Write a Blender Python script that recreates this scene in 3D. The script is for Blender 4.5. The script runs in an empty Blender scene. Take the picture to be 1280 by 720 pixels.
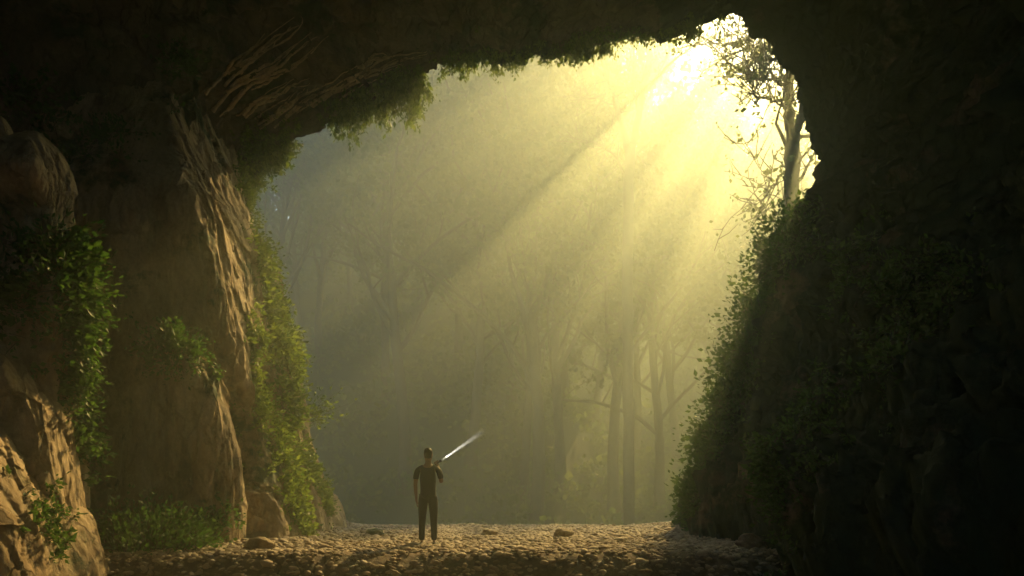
import bpy, math, random
import numpy as np
from mathutils import Vector, Matrix
from mathutils.bvhtree import BVHTree

SC = bpy.context.scene
COL = SC.collection
rng = np.random.default_rng(7)
random.seed(7)

# ------------------------------------------------------------------ camera, sky, sun, exposure
F = 1000.0; HZ = 620.0; CH = 0.91          # focal length and horizon row (1280x720 pixels), eye height
cam_d = bpy.data.cameras.new('camera'); cam = bpy.data.objects.new('camera', cam_d); COL.objects.link(cam)
cam_d.sensor_width = 36; cam_d.lens = F / 1280 * 36; cam_d.shift_y = (HZ - 360) / 1280
cam_d.clip_end = 2000; cam_d.clip_start = 0.05
cam.location = (0, 0, CH); cam.rotation_euler = (math.radians(90), 0, 0)
SC.camera = cam
SUNV = Vector(((1065 - 640) / F, 1.0, (HZ + 130) / F)).normalized()
SUN_AZ = math.atan2(SUNV.x, SUNV.y); SUN_EL = math.asin(SUNV.z)
w = bpy.data.worlds.new('World'); SC.world = w; w.use_nodes = True
nt = w.node_tree; bg = nt.nodes['Background']
sky = nt.nodes.new('ShaderNodeTexSky'); sky.sky_type = 'NISHITA'; sky.sun_disc = False
sky.sun_elevation = SUN_EL; sky.sun_rotation = SUN_AZ; sky.dust_density = 0.6; sky.air_density = 1.0; sky.ozone_density = 4.0
nt.links.new(sky.outputs[0], bg.inputs[0]); bg.inputs[1].default_value = 0.10
sd = bpy.data.lights.new('sun', 'SUN'); sun = bpy.data.objects.new('sun', sd); COL.objects.link(sun)
sd.energy = 5.0; sd.angle = math.radians(0.5); sd.color = (1.0, 0.645, 0.22)
sun.rotation_euler = SUNV.to_track_quat('Z', 'Y').to_euler(); sun.location = (30, 90, 60)
SC.view_settings.view_transform = 'Standard'; SC.view_settings.look = 'None'
SC.view_settings.exposure = 1.5; SC.view_settings.gamma = 1; SC.view_settings.use_curve_mapping = False
cy = SC.cycles
cy.max_bounces = 5; cy.diffuse_bounces = 3; cy.glossy_bounces = 1; cy.transmission_bounces = 2
cy.volume_bounces = 1; cy.transparent_max_bounces = 4
cy.caustics_reflective = False; cy.caustics_refractive = False
cy.use_denoising = True; cy.sample_clamp_indirect = 1.5
HAZE_DENSITY = 0.009

# ------------------------------------------------------------------ numpy helpers
_perm = np.random.default_rng(3).permutation(256); _perm = np.concatenate([_perm, _perm, _perm])
_g = np.random.default_rng(5).normal(size=(256, 3)); _g /= np.linalg.norm(_g, axis=1)[:, None]
def pn(x, y, z):
    xi = np.floor(x).astype(int); yi = np.floor(y).astype(int); zi = np.floor(z).astype(int)
    xf = x - xi; yf = y - yi; zf = z - zi
    u = xf**3*(xf*(xf*6-15)+10); v = yf**3*(yf*(yf*6-15)+10); t = zf**3*(zf*(zf*6-15)+10)
    xi &= 255; yi &= 255; zi &= 255
    def gr(i, j, k):
        h = _perm[_perm[_perm[(xi+i) & 255]+((yi+j) & 255)]+((zi+k) & 255)]
        g = _g[h]
        return g[..., 0]*(xf-i)+g[..., 1]*(yf-j)+g[..., 2]*(zf-k)
    a = gr(0,0,0)*(1-u)+gr(1,0,0)*u; b = gr(0,1,0)*(1-u)+gr(1,1,0)*u
    c = gr(0,0,1)*(1-u)+gr(1,0,1)*u; d = gr(0,1,1)*(1-u)+gr(1,1,1)*u
    return ((a*(1-v)+b*v)*(1-t)+(c*(1-v)+d*v)*t)*1.6
def fbm(x, y, z, o=4, g=0.5):
    s = 0; a = 1
    for i in range(o):
        s = s+a*pn(x+i*17.3, y-i*9.1, z+i*5.7); a *= g; x = x*2.03; y = y*2.03; z = z*2.03
    return s
def ridged(x, y, z, o=3, g=0.5):
    s = 0; a = 1; n = 0
    for i in range(o):
        s = s+a*(1-2*np.abs(pn(x+i*13.1, y+i*7.7, z-i*3.3))); n += a; a *= g; x = x*2.1; y = y*2.1; z = z*2.1
    return s/n
def chunks(x, y, z, k=0):
    """blocky fractured facets: a random offset and tilt per Voronoi cell, about -1..1"""
    xi = np.floor(x).astype(int); yi = np.floor(y).astype(int); zi = np.floor(z).astype(int)
    best = np.full(x.shape, 9.); out_ = np.zeros(x.shape)
    for i in (-1, 0, 1):
        for j in (-1, 0, 1):
            for l in (-1, 0, 1):
                h = _perm[_perm[_perm[(xi+i+k) & 255]+((yj := yi+j) & 255)]+((zi+l) & 255)]
                g = _g[h]; dx = xi+i+.5+.45*g[..., 0]-x; dy2 = yj+.5+.45*g[..., 1]-y; dz = zi+l+.5+.45*g[..., 2]-z
                dd = dx*dx+dy2*dy2+dz*dz; m = dd < best
                g2 = _g[_perm[h]]
                val = g2[..., 0]*.9+(dx*g2[..., 1]+dy2*g2[..., 2]+dz*g2[..., 0])*1.1
                best = np.where(m, dd, best); out_ = np.where(m, val, out_)
    return out_
def sst(a, b, x):
    t = np.clip((x-a)/(b-a), 0, 1); return t*t*(3-2*t)
def W(px, row, y):
    return Vector(((px-640)/F*y, y, CH+(HZ-row)/F*y))

def mesh_np(name, V, faces, mat, parent=None, smooth=True, kind=None):
    """faces: (n,k) int array or list of such arrays"""
    if not isinstance(faces, list): faces = [faces]
    me = bpy.data.meshes.new(name)
    V = np.asarray(V, dtype=np.float32)
    me.vertices.add(len(V)); me.vertices.foreach_set('co', V.ravel())
    idx = np.concatenate([f.ravel() for f in faces]).astype(np.int32)
    tot = np.concatenate([np.full(len(f), f.shape[1]) for f in faces]).astype(np.int32)
    st = np.concatenate([[0], np.cumsum(tot)[:-1]]).astype(np.int32)
    me.loops.add(len(idx)); me.loops.foreach_set('vertex_index', idx)
    me.polygons.add(len(tot)); me.polygons.foreach_set('loop_start', st)
    me.update(calc_edges=True); me.validate()
    me.polygons.foreach_set('use_smooth', np.full(len(me.polygons), smooth)); me.update()
    me.materials.append(mat)
    o = bpy.data.objects.new(name, me); COL.objects.link(o)
    if parent is not None: o.parent = parent
    if kind: o['kind'] = kind
    return o
def grid_faces(nr, nc, wrap=False):
    i = np.arange(nr-1)[:, None]; j = np.arange(nc if wrap else nc-1)[None, :]
    j2 = (j+1) % nc
    return np.stack([(i*nc+j), (i*nc+j2), ((i+1)*nc+j2), ((i+1)*nc+j)], -1).reshape(-1, 4)
def tag(o, label, cat, group=None):
    o['label'] = label; o['category'] = cat
    if group: o['group'] = group
    return o
def empty(name, loc, label=None, cat=None, group=None):
    o = bpy.data.objects.new(name, None); COL.objects.link(o); o.location = loc; o.empty_display_size = .2
    if label: tag(o, label, cat, group)
    return o

# ------------------------------------------------------------------ materials
def new_mat(name):
    m = bpy.data.materials.new(name); m.use_nodes = True
    n = m.node_tree.nodes; b = n['Principled BSDF']; return m, m.node_tree, n, b
def ramp(n, stops):
    r = n.new('ShaderNodeValToRGB'); e = r.color_ramp.elements
    while len(e) > 1: e.remove(e[-1])
    e[0].position = stops[0][0]; e[0].color = (*stops[0][1], 1)
    for p, c in stops[1:]:
        k = e.new(p); k.color = (*c, 1)
    return r
def noise_node(nt, coord, scale, detail=6, rough=.6, vscale=None):
    n = nt.nodes
    if vscale:
        mp = n.new('ShaderNodeMapping'); mp.inputs['Scale'].default_value = vscale
        nt.links.new(coord, mp.inputs[0]); coord = mp.outputs[0]
    t = n.new('ShaderNodeTexNoise'); t.inputs['Scale'].default_value = scale
    t.inputs['Detail'].default_value = detail; t.inputs['Roughness'].default_value = rough
    nt.links.new(coord, t.inputs['Vector']); return t
def rock_mat(name, stops, moss=(0.02, 0.05, 0.012), moss_amt=.5, stretch=(1, 3, .5), bump=.5, moss_shade_right=False):
    m, nt, n, b = new_mat(name); L = nt.links
    g = n.new('ShaderNodeNewGeometry')
    a = noise_node(nt, g.outputs['Position'], .9, 8, .65, stretch)
    r = ramp(n, stops); L.new(a.outputs[0], r.inputs[0])
    c = noise_node(nt, g.outputs['Position'], 14, 6, .7)
    mx = n.new('ShaderNodeMix'); mx.data_type = 'RGBA'; mx.blend_type = 'MULTIPLY'; mx.inputs[0].default_value = .65
    r2 = ramp(n, [(.3, (.45, .43, .42)), (.65, (1, 1, 1))]); L.new(c.outputs[0], r2.inputs[0])
    L.new(r.outputs[0], mx.inputs[6]); L.new(r2.outputs[0], mx.inputs[7])
    d = noise_node(nt, g.outputs['Position'], .55, 9, .72)
    r3 = ramp(n, [(.62-moss_amt*.3, (0, 0, 0)), (.70-moss_amt*.3, (1, 1, 1))]); L.new(d.outputs[0], r3.inputs[0])
    mx2 = n.new('ShaderNodeMix'); mx2.data_type = 'RGBA'
    if moss_shade_right:      # more moss to the right, and its dark green also paints that wall's shade
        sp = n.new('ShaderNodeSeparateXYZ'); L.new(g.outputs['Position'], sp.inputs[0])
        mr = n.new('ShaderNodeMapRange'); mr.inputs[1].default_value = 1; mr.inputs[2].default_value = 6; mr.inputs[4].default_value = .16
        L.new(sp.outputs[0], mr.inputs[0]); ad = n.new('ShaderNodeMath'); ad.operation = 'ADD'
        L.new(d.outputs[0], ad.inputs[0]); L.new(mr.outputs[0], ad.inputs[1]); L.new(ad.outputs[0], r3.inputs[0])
    L.new(r3.outputs[0], mx2.inputs[0])
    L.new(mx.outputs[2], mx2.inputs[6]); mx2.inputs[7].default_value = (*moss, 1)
    L.new(mx2.outputs[2], b.inputs['Base Color']); b.inputs['Roughness'].default_value = .85
    e = noise_node(nt, g.outputs['Position'], 7, 10, .72, (1, 1.6, .6))
    bp = n.new('ShaderNodeBump'); bp.inputs['Strength'].default_value = bump; bp.inputs['Distance'].default_value = .12
    vo = n.new('ShaderNodeTexVoronoi'); vo.feature = 'DISTANCE_TO_EDGE'; vo.inputs['Scale'].default_value = 1.6
    mp = n.new('ShaderNodeMapping'); mp.inputs['Scale'].default_value = (1.5, 1.5, .5)
    mv = n.new('ShaderNodeVectorMath'); mv.operation = 'ADD'; L.new(g.outputs['Position'], mv.inputs[0]); L.new(d.outputs['Color'], mv.inputs[1])
    L.new(mv.outputs[0], mp.inputs[0]); L.new(mp.outputs[0], vo.inputs['Vector'])
    cr = n.new('ShaderNodeMapRange'); cr.inputs[2].default_value = .06; L.new(vo.outputs['Distance'], cr.inputs[0])
    bp2 = n.new('ShaderNodeBump'); bp2.inputs['Strength'].default_value = .8; bp2.inputs['Distance'].default_value = .08
    L.new(cr.outputs[0], bp2.inputs['Height']); L.new(bp2.outputs[0], bp.inputs['Normal'])
    L.new(e.outputs[0], bp.inputs['Height']); L.new(bp.outputs[0], b.inputs['Normal'])
    return m
def leaf_mat(name, c1, c2, trans=.45):
    m, nt, n, b = new_mat(name); L = nt.links
    g = n.new('ShaderNodeNewGeometry'); r = ramp(n, [(0, c1), (1, c2)]); L.new(g.outputs['Random Per Island'], r.inputs[0])
    t = n.new('ShaderNodeBsdfTranslucent'); hs = n.new('ShaderNodeHueSaturation'); hs.inputs['Value'].default_value = 1.5
    hs.inputs['Hue'].default_value = .485
    L.new(r.outputs[0], hs.inputs['Color']); L.new(hs.outputs[0], t.inputs[0])
    L.new(r.outputs[0], b.inputs['Base Color']); b.inputs['Roughness'].default_value = .5
    b.inputs['Specular IOR Level'].default_value = .3
    mx = n.new('ShaderNodeMixShader'); mx.inputs[0].default_value = trans
    L.new(b.outputs[0], mx.inputs[1]); L.new(t.outputs[0], mx.inputs[2])
    L.new(mx.outputs[0], n['Material Output'].inputs['Surface']); return m
def plain(name, col, rough=.7, metal=0, nscale=None, bump=0):
    m, nt, n, b = new_mat(name)
    b.inputs['Base Color'].default_value = (*col, 1); b.inputs['Roughness'].default_value = rough
    b.inputs['Metallic'].default_value = metal
    if nscale:
        g = n.new('ShaderNodeTexCoord'); t = noise_node(nt, g.outputs['Object'], nscale, 6, .65)
        r = ramp(n, [(.3, tuple(c*.6 for c in col)), (.7, tuple(min(1, c*1.35) for c in col))])
        nt.links.new(t.outputs[0], r.inputs[0]); nt.links.new(r.outputs[0], b.inputs['Base Color'])
        if bump:
            bp = n.new('ShaderNodeBump'); bp.inputs['Strength'].default_value = bump; bp.inputs['Distance'].default_value = .03
            nt.links.new(t.outputs[0], bp.inputs['Height']); nt.links.new(bp.outputs[0], b.inputs['Normal'])
    return m
M_cave = rock_mat('cave rock', [(.28, (.06, .05, .035)), (.45, (.13, .105, .065)), (.6, (.22, .175, .11)), (.75, (.10, .08, .05))], moss_amt=.35, moss_shade_right=True)
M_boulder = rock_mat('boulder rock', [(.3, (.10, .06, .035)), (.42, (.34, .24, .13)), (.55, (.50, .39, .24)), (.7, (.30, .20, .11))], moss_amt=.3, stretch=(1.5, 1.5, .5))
M_ground = rock_mat('pebbly soil', [(.3, (.10, .07, .045)), (.6, (.22, .16, .10))], moss_amt=.05, stretch=(1, 1, 1))
M_peb = None
def soil_outside(m):
    nt = m.node_tree; n = nt.nodes; b = n['Principled BSDF']; src = b.inputs['Base Color'].links[0].from_socket
    g = n.new('ShaderNodeNewGeometry'); sp = n.new('ShaderNodeSeparateXYZ'); nt.links.new(g.outputs['Position'], sp.inputs[0])
    mr = n.new('ShaderNodeMapRange'); mr.inputs[1].default_value = 26; mr.inputs[2].default_value = 31
    nt.links.new(sp.outputs[1], mr.inputs[0]); mx = n.new('ShaderNodeMix'); mx.data_type = 'RGBA'
    nt.links.new(mr.outputs[0], mx.inputs[0]); nt.links.new(src, mx.inputs[6]); mx.inputs[7].default_value = (.045, .06, .02, 1)
    nt.links.new(mx.outputs[2], b.inputs['Base Color'])
soil_outside(M_ground)
def pebble_mat():
    m, nt, n, b = new_mat('pebble stone'); L = nt.links
    g = n.new('ShaderNodeNewGeometry')
    r = ramp(n, [(0, (.26, .20, .13)), (.4, (.42, .33, .22)), (.8, (.52, .43, .30)), (1, (.34, .28, .2))])
    L.new(g.outputs['Random Per Island'], r.inputs[0])
    c = noise_node(nt, g.outputs['Position'], 22, 5, .7)
    mx = n.new('ShaderNodeMix'); mx.data_type = 'RGBA'; mx.blend_type = 'MULTIPLY'; mx.inputs[0].default_value = .6
    r2 = ramp(n, [(.3, (.5, .5, .5)), (.65, (1, 1, 1))]); L.new(c.outputs[0], r2.inputs[0])
    L.new(r.outputs[0], mx.inputs[6]); L.new(r2.outputs[0], mx.inputs[7])
    L.new(mx.outputs[2], b.inputs['Base Color']); b.inputs['Roughness'].default_value = .8
    return m
M_peb = pebble_mat()
M_ivy = leaf_mat('ivy leaf', (.055, .12, .012), (.16, .23, .03), .5)
M_fern = leaf_mat('fern leaf', (.03, .10, .012), (.07, .16, .02), .35)
M_treeleaf = leaf_mat('tree leaf', (.05, .10, .015), (.13, .17, .03), .5)
M_stem = plain('stem', (.07, .06, .03), .8)
M_bark = plain('bark', (.09, .065, .045), .9, 0, 3, .6)

# ------------------------------------------------------------------ cave shell
Y0 = 22.0; ZC = CH + (HZ-330)/F*Y0
poly = [(470,760),(436,700),(432,655),(417,600),(402,545),(388,500),(372,450),(352,380),(345,320),(324,290),(317,255),(325,225),
        (343,190),(365,166),(400,141),(440,118),(500,92),(545,72),(600,62),(650,65),(700,60),(740,52),(800,37),(850,29),(890,17),
        (915,11),(942,13),(975,35),(1000,80),(1020,120),(1035,155),(1041,190),(1032,225),(1017,247),(1005,280),(985,310),
        (960,360),(935,430),(905,510),(880,580),(852,640),(845,700),(800,760)]
PX = np.array([((a-640)/F*Y0, CH+(HZ-b)/F*Y0-ZC) for a, b in poly])
def contour_r(u):
    c = np.cos(u); s = np.sin(u); R = np.full(u.shape, 4.0)
    n = len(PX)
    for i in range(n):
        p = PX[i]; q = PX[(i+1) % n]; e = q-p
        den = c*e[1]-s*e[0]; den = np.where(np.abs(den) < 1e-9, 1e-9, den)
        t = (p[0]*e[1]-p[1]*e[0])/den; k = (p[0]*s-p[1]*c)/den
        ok = (t > 0) & (k >= -1e-6) & (k <= 1+1e-6)
        R = np.where(ok, t, R)
    return R
NU = 1000
# y samples: dense where the wall is seen
ys = np.concatenate([np.linspace(-9, 6, 34)[:-1], np.linspace(6, 12, 70)[:-1], np.linspace(12, 15.4, 85)[:-1],
                     np.linspace(15.4, 17.4, 120)[:-1], np.linspace(17.4, 22, 150)[:-1], np.linspace(22, 24, 50)[:-1], np.linspace(24, 27, 24)])
U = np.linspace(0, 2*np.pi, NU, endpoint=False)
uu, yy = np.meshgrid(U, ys)
r0 = contour_r(uu)
cu, su = np.cos(uu), np.sin(uu)
# base profile
dy = Y0-yy
leftm = sst(.35, .62, -cu)
rightm = sst(.1, .6, cu)*sst(-.95, -.5, su)
topm = sst(.3, .8, su)
bx = cu*r0; bz = su*r0
warp = fbm(uu*1.6*np.cos(uu*0)+np.cos(uu)*2, np.sin(uu)*2, yy*.12, 3)
nz = fbm(np.cos(uu)*2.2+9, np.sin(uu)*2.2, yy*.05, 3)
ystep = 16.5+.7*nz+1.0*sst(-.2, .9, su)*0
R = r0 + 0
R = R + leftm*1.6*sst(.8, -.3, su)*sst(-.98,-.8,su) + leftm*3.0*sst(0, 1.3, ystep+1-yy)
R = R + topm*np.clip(dy, 0, None)*.06 + topm*2.0*sst(1, 5, dy)
R = R + rightm*np.clip(dy, 0, 12)*.04
R = R + .5*np.clip(dy-12, 0, 6)*(1-leftm)*.5
# rear closing
rc = np.clip((4-yy)/13.5, 0, 1); R = R*np.sqrt(np.clip(1-rc**2, 0.0, 1))+.02
# outward flange past the lip
ou = np.clip(yy-Y0, 0, None)
R = R + 1.1*(ou**1.6)*sst(0, 1.2, ou) + 2.4*np.clip(yy-24, 0, None)
# wobble / folds
sx, sz = cu*r0, su*r0
big = fbm(sx*.18+3, yy*.22, sz*.18, 3)
env = sst(0, 3.5, np.abs(dy))
yw = yy + .9*fbm(sx*.25, yy*.2, sz*.25+8, 3) + .05*sz
fold = ridged(sx*.10+5, yw*.55, sz*.10, 2)
strand = ridged(sx*.30+1, yw*1.9, sz*.30, 3)
fine = fbm(sx*1.1, yw*4.5, sz*1.1, 4, .6)
micro = fbm(sx*4, yy*9, sz*4, 2, .6)
lum = fbm(sx*.8+7, yy*.8, sz*.8+3, 4, .55)
wall_amp = 1.0
D = -.9*env*big - (.25+.35*env)*fold - .32*strand - .16*fine - .05*micro - .28*lum*(.4+.6*env) - .30*np.clip(ridged(sx*.7, yw*.8, sz*.7+3, 2)-.5, 0, 1)
D = D + (.25+.35*env)*.42 + .22*.30 + .55*env*leftm*sst(6, 3, dy)*0
saww = leftm*sst(.1, .6, dy)*sst(7.5, 6, dy)
ph = yw*1.15+.35*fbm(sx*.5, yy*.4, sz*.22+4, 3)+.10*sz
saw = 1-(ph-np.floor(ph))
ph2 = yw*3.1+.5*fbm(sx*.8, yy*.8, sz*.35+1, 3)+.16*sz
saw2 = 1-(ph2-np.floor(ph2))
msk = sst(-.5, .3, fbm(sx*.4+2, yy*.3, sz*.35, 3)+.2)
D = D + .9*env*big*saww*.75 - saww*(.20*saw*msk+.07*saw2) + .16*saww
edge = fbm(sx*1.3+2, yy*.4, sz*1.3, 4, .6)
D = D + .10*edge
wX = sx+.5*fbm(sx*.6, yy*.6, sz*.4, 2); wY = yy+.5*fbm(sx*.6+4, yy*.6, sz*.4, 2)
D = D + (.10+.16*env)*chunks(wX*.75, wY*.9, sz*.35)+.08*chunks(wX*2.0, wY*2.3, sz*.9, 5)
R2 = np.clip(R + D, .02, None)
VX = cu*R2; VZ = ZC+su*R2
# rear cap: pull sections in
V = np.stack([VX, yy, VZ], -1).reshape(-1, 3)
Fc = grid_faces(len(ys), NU, wrap=True)
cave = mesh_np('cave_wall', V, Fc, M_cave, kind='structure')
SHELL_V = V; SHELL_F = Fc
bvh_shell = BVHTree.FromPolygons([tuple(v) for v in V.tolist()], Fc.tolist())

# ------------------------------------------------------------------ ground
def ground_z(x, y):
    x = np.asarray(x, float); y = np.asarray(y, float)
    z = np.zeros_like(x+y)
    shade_bank = 12.9+.5*pn(x*.35, x*0+3.3, x*0)+.25*pn(x*1.1, x*0+8.3, x*0)-.05*np.abs(x)
    z = z-.75*sst(0, 1.15, shade_bank-y)  # drop added so that the near pebbles fall into shade
    z = z+.28*sst(-3.5, -8, x)*sst(13, 19, y)+.15*sst(3, 6, x)*sst(15, 20, y)
    z = z+.05*fbm(x*.5, y*.5, x*0+2, 3)
    z = z-.45*np.clip(y-24.2, 0, 4)*sst(24, 26, y)-np.clip(y-28, 0, 14)*.2
    z = z+np.clip(y-70, 0, 75)*.30*sst(70, 85, y)+np.clip(y-66, 0, 70)*.62*sst(64, 82, y)*sst(14, -6, x-(y-80)*.12)
    z = z+np.clip(y-98, 0, 50)*.45*sst(-6, 14, x-(y-80)*.12)
    z = z+2.2*fbm(x*.09+4, y*.09, x*0+1, 4)*sst(60, 90, y)
    z = z+np.clip(-x-22, 0, 60)*.45*sst(28, 50, y)
    z = z+np.clip(x-45, 0, 100)*.18*sst(28, 50, y)
    z = z+1.0*fbm(x*.04, y*.04, x*0+5, 3)*sst(26, 45, y)
    return np.where(z > 34, 34+(z-34)*.35, z).clip(-20, 44)
gx = np.concatenate([np.linspace(-220, -16, 50)[:-1], np.linspace(-16, 14, 300)[:-1], np.linspace(14, 220, 50)])
gy = np.concatenate([np.linspace(-30, 6, 20)[:-1], np.linspace(6, 28, 300)[:-1], np.linspace(28, 280, 90)])
X, Y = np.meshgrid(gx, gy); Z = ground_z(X, Y)
near = sst(5, 8, Y)*sst(28, 26, Y)
Z = Z + .03*near*fbm(X*4, Y*4, X*0, 3)
mesh_np('ground', np.stack([X, Y, Z], -1).reshape(-1, 3), grid_faces(len(gy), len(gx)), M_ground, kind='structure')

# pebbles (uncountable)
import bmesh
bm = bmesh.new(); bmesh.ops.create_icosphere(bm, subdivisions=2, radius=1)
ico_v = np.array([v.co[:] for v in bm.verts]); ico_f = np.array([[v.index for v in f.verts] for f in bm.faces]); bm.free()
bm = bmesh.new(); bmesh.ops.create_icosphere(bm, subdivisions=4, radius=1)
ico4_v = np.array([v.co[:] for v in bm.verts]); ico4_f = np.array([[v.index for v in f.verts] for f in bm.faces]); bm.free()
NP = 54000
px_ = rng.uniform(-13, 9, NP); py_ = 8.5+16.2*rng.random(NP)**.85
pr = rng.lognormal(-3.2, .30, NP).clip(.025, .12)
pz_ = ground_z(px_, py_)
base = [ico_v*(1+.22*pn(ico_v[:, 0]*1.3+k*7, ico_v[:, 1]*1.3, ico_v[:, 2]*1.3)[:, None]) for k in range(12)]
ang = rng.uniform(0, 6.28, NP); which = rng.integers(0, 12, NP)
PV = np.empty((NP, len(ico_v), 3))
sc_ = np.stack([pr*rng.uniform(.8, 1.3, NP), pr*rng.uniform(.7, 1.1, NP), pr*rng.uniform(.4, .65, NP)], -1)
B = np.stack(base)[which]*sc_[:, None, :]
til = rng.normal(0, .18, (NP, 2))
ca, sa = np.cos(ang)[:, None], np.sin(ang)[:, None]
bx_ = B[..., 0]*ca-B[..., 1]*sa; by_ = B[..., 0]*sa+B[..., 1]*ca
bz_ = B[..., 2]+bx_*til[:, :1]+by_*til[:, 1:]
PV[..., 0] = bx_+px_[:, None]; PV[..., 1] = by_+py_[:, None]; PV[..., 2] = bz_+(pz_+sc_[:, 2]*.35)[:, None]
PF = (ico_f[None]+(np.arange(NP)*len(ico_v))[:, None, None]).reshape(-1, 3)
mesh_np('pebbles', PV.reshape(-1, 3), PF, M_peb, kind='stuff')

# ------------------------------------------------------------------ rocks
ROCKS = []
def rock(name, levels, label, seed=0, box=3.0, amp=1.0, lean=0.0, nz=260, nu=300, group=None, mat=None, rot=0.0):
    """levels: (z, cx, cy, rx, ry); boxy section, displaced with long splintery ridges"""
    lv = np.array(levels, float)
    zt = np.linspace(0, 1, nz); k = np.linspace(0, 1, len(lv))
    # smooth interpolation
    def ip(c):
        a = np.interp(zt, k, lv[:, c]); ker = np.hanning(int(nz*.16)//2*2+1); ker /= ker.sum()
        pad = len(ker)//2; a2 = np.concatenate([a[0]-(a[1:pad+1][::-1]-a[0]), a, a[-1]-(a[-pad-1:-1][::-1]-a[-1])])
        return np.convolve(a2, ker, 'valid')
    z, cx, cyy, rx, ry = [ip(c) for c in range(5)]
    cap = np.sqrt(np.clip(1-np.clip((zt-.86)/.14, 0, 1)**2, 0, 1))
    rx = np.clip(rx, .05, None)*cap; ry = np.clip(ry, .05, None)*cap
    u = np.linspace(0, 2*np.pi, nu, endpoint=False)
    uu, zz = np.meshgrid(u, z); c, s = np.cos(uu+rot), np.sin(uu+rot)
    rr = 1/(np.abs(np.cos(uu))**box+np.abs(np.sin(uu))**box)**(1/box)
    rx = rx[:, None]; ry = ry[:, None]
    lx = np.cos(uu)*rr*rx; ly = np.sin(uu)*rr*ry
    X = lx*math.cos(rot)-ly*math.sin(rot)+cx[:, None]; Y = lx*math.sin(rot)+ly*math.cos(rot)+cyy[:, None]; Z = zz+0*X
    m = np.minimum(1, (rx+ry)/1.2)
    o = seed*11.3
    zs = Z+lean*X
    rg1 = ridged(X*1.5+o, Y*1.5, zs*.28, 2)
    d = .30*amp*fbm(X*.38+o, Y*.38, zs*.2, 2)+.09*amp*ridged(X*.9+o, Y*.9, zs*.2, 1)\
        - .30*amp*np.clip(rg1-.62, 0, 1)+.10*amp*sst(-.1, .25, fbm(X*.8-o, Y*.8, zs*.35, 3))\
        + .03*ridged(X*4+o, Y*4, zs*.6, 3)+.014*fbm(X*15+o, Y*15, zs*4, 2, .6)
    wx = X+.35*fbm(X*.9+o, Y*.9, Z*.4, 2); wy = Y+.35*fbm(X*.9, Y*.9+o, Z*.4, 2)
    d = d + .10*amp*chunks(wx*1.0+o, wy*1.0, zs*.38)+.045*amp*chunks(wx*2.7+o, wy*2.7, zs*.95, 9)
    nx = np.cos(uu+rot); ny = np.sin(uu+rot)
    X = X+nx*d*m; Y = Y+ny*d*m; Z = Z+.25*m*amp*fbm(X*.8, Y*.8, Z*.5+o, 3)
    Vv = np.stack([X, Y, Z], -1).reshape(-1, 3)
    top = Vv[-nu:].mean(0); Vv = np.vstack([Vv, top, Vv[:nu].mean(0)])
    f4 = grid_faces(nz, nu, wrap=True)
    j = np.arange(nu); j2 = (j+1) % nu; b0 = (nz-1)*nu
    f3 = np.concatenate([np.stack([b0+j, b0+j2, np.full(nu, nz*nu)], -1), np.stack([j2, j, np.full(nu, nz*nu+1)], -1)])
    loc = np.array([lv[0, 1], lv[0, 2], 0.])
    ob = mesh_np(name, Vv-loc, [f4, f3], mat or M_boulder); ob.location = tuple(loc)
    tag(ob, label, 'rock', group)
    tri = [list(q) for q in f4.tolist()]+[list(q) for q in f3.tolist()]
    ROCKS.append(BVHTree.FromPolygons([tuple(v) for v in Vv.tolist()], tri))
    return ob
def L_(px, row, y, rx, ry):     # a level whose centre is seen at px,row at depth y
    p = W(px, row, y); return (p.z, p.x, p.y, rx, ry)
G_ = 'rocks along the left cave wall'
# mid mossy boulder under the pillar
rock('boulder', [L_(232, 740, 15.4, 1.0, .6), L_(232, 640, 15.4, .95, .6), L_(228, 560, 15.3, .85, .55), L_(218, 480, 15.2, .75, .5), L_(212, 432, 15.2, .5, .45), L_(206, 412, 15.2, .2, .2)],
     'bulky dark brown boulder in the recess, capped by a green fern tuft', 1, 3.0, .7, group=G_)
rock('boulder', [L_(185, 720, 18.0, 1.2, 1.5), L_(190, 600, 18.0, 1.0, 1.3), L_(150, 400, 18.3, 1.3, 1.2), L_(150, 250, 18.6, 1.1, 1.2), L_(150, 60, 19, .9, 1.2)],
     'tall shadowed rock mass at the back of the dark recess', 8, 2.4, 1.2, .2, group=G_)
def LF(pl, pr, row, yfar, rx):   # a level whose right-hand (+x) face spans pl..pr
    x = (pr-640)/F*yfar; yn = x*F/(pl-640); ym = (yn+yfar)/2
    return (CH+(HZ-row)/F*ym, x-rx, ym, rx, (yfar-yn)/2)
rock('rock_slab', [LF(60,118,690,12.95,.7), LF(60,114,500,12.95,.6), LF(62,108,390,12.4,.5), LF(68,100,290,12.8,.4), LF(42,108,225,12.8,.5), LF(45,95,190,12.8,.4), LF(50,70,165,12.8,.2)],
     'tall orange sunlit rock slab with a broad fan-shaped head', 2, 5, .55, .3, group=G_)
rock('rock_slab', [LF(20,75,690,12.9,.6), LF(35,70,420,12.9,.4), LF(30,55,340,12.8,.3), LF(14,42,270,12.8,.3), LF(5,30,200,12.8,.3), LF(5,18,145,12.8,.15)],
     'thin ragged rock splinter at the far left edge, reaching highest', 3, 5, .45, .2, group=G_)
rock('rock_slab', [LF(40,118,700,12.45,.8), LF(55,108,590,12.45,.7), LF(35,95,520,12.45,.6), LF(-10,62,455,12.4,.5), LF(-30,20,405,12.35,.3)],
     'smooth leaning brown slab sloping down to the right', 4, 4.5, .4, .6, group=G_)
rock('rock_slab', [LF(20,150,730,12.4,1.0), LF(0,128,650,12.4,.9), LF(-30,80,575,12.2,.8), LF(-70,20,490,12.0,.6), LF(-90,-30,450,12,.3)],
     'low broad rib of brown rock at the bottom left corner', 5, 4.5, .5, .6, group=G_)
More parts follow.
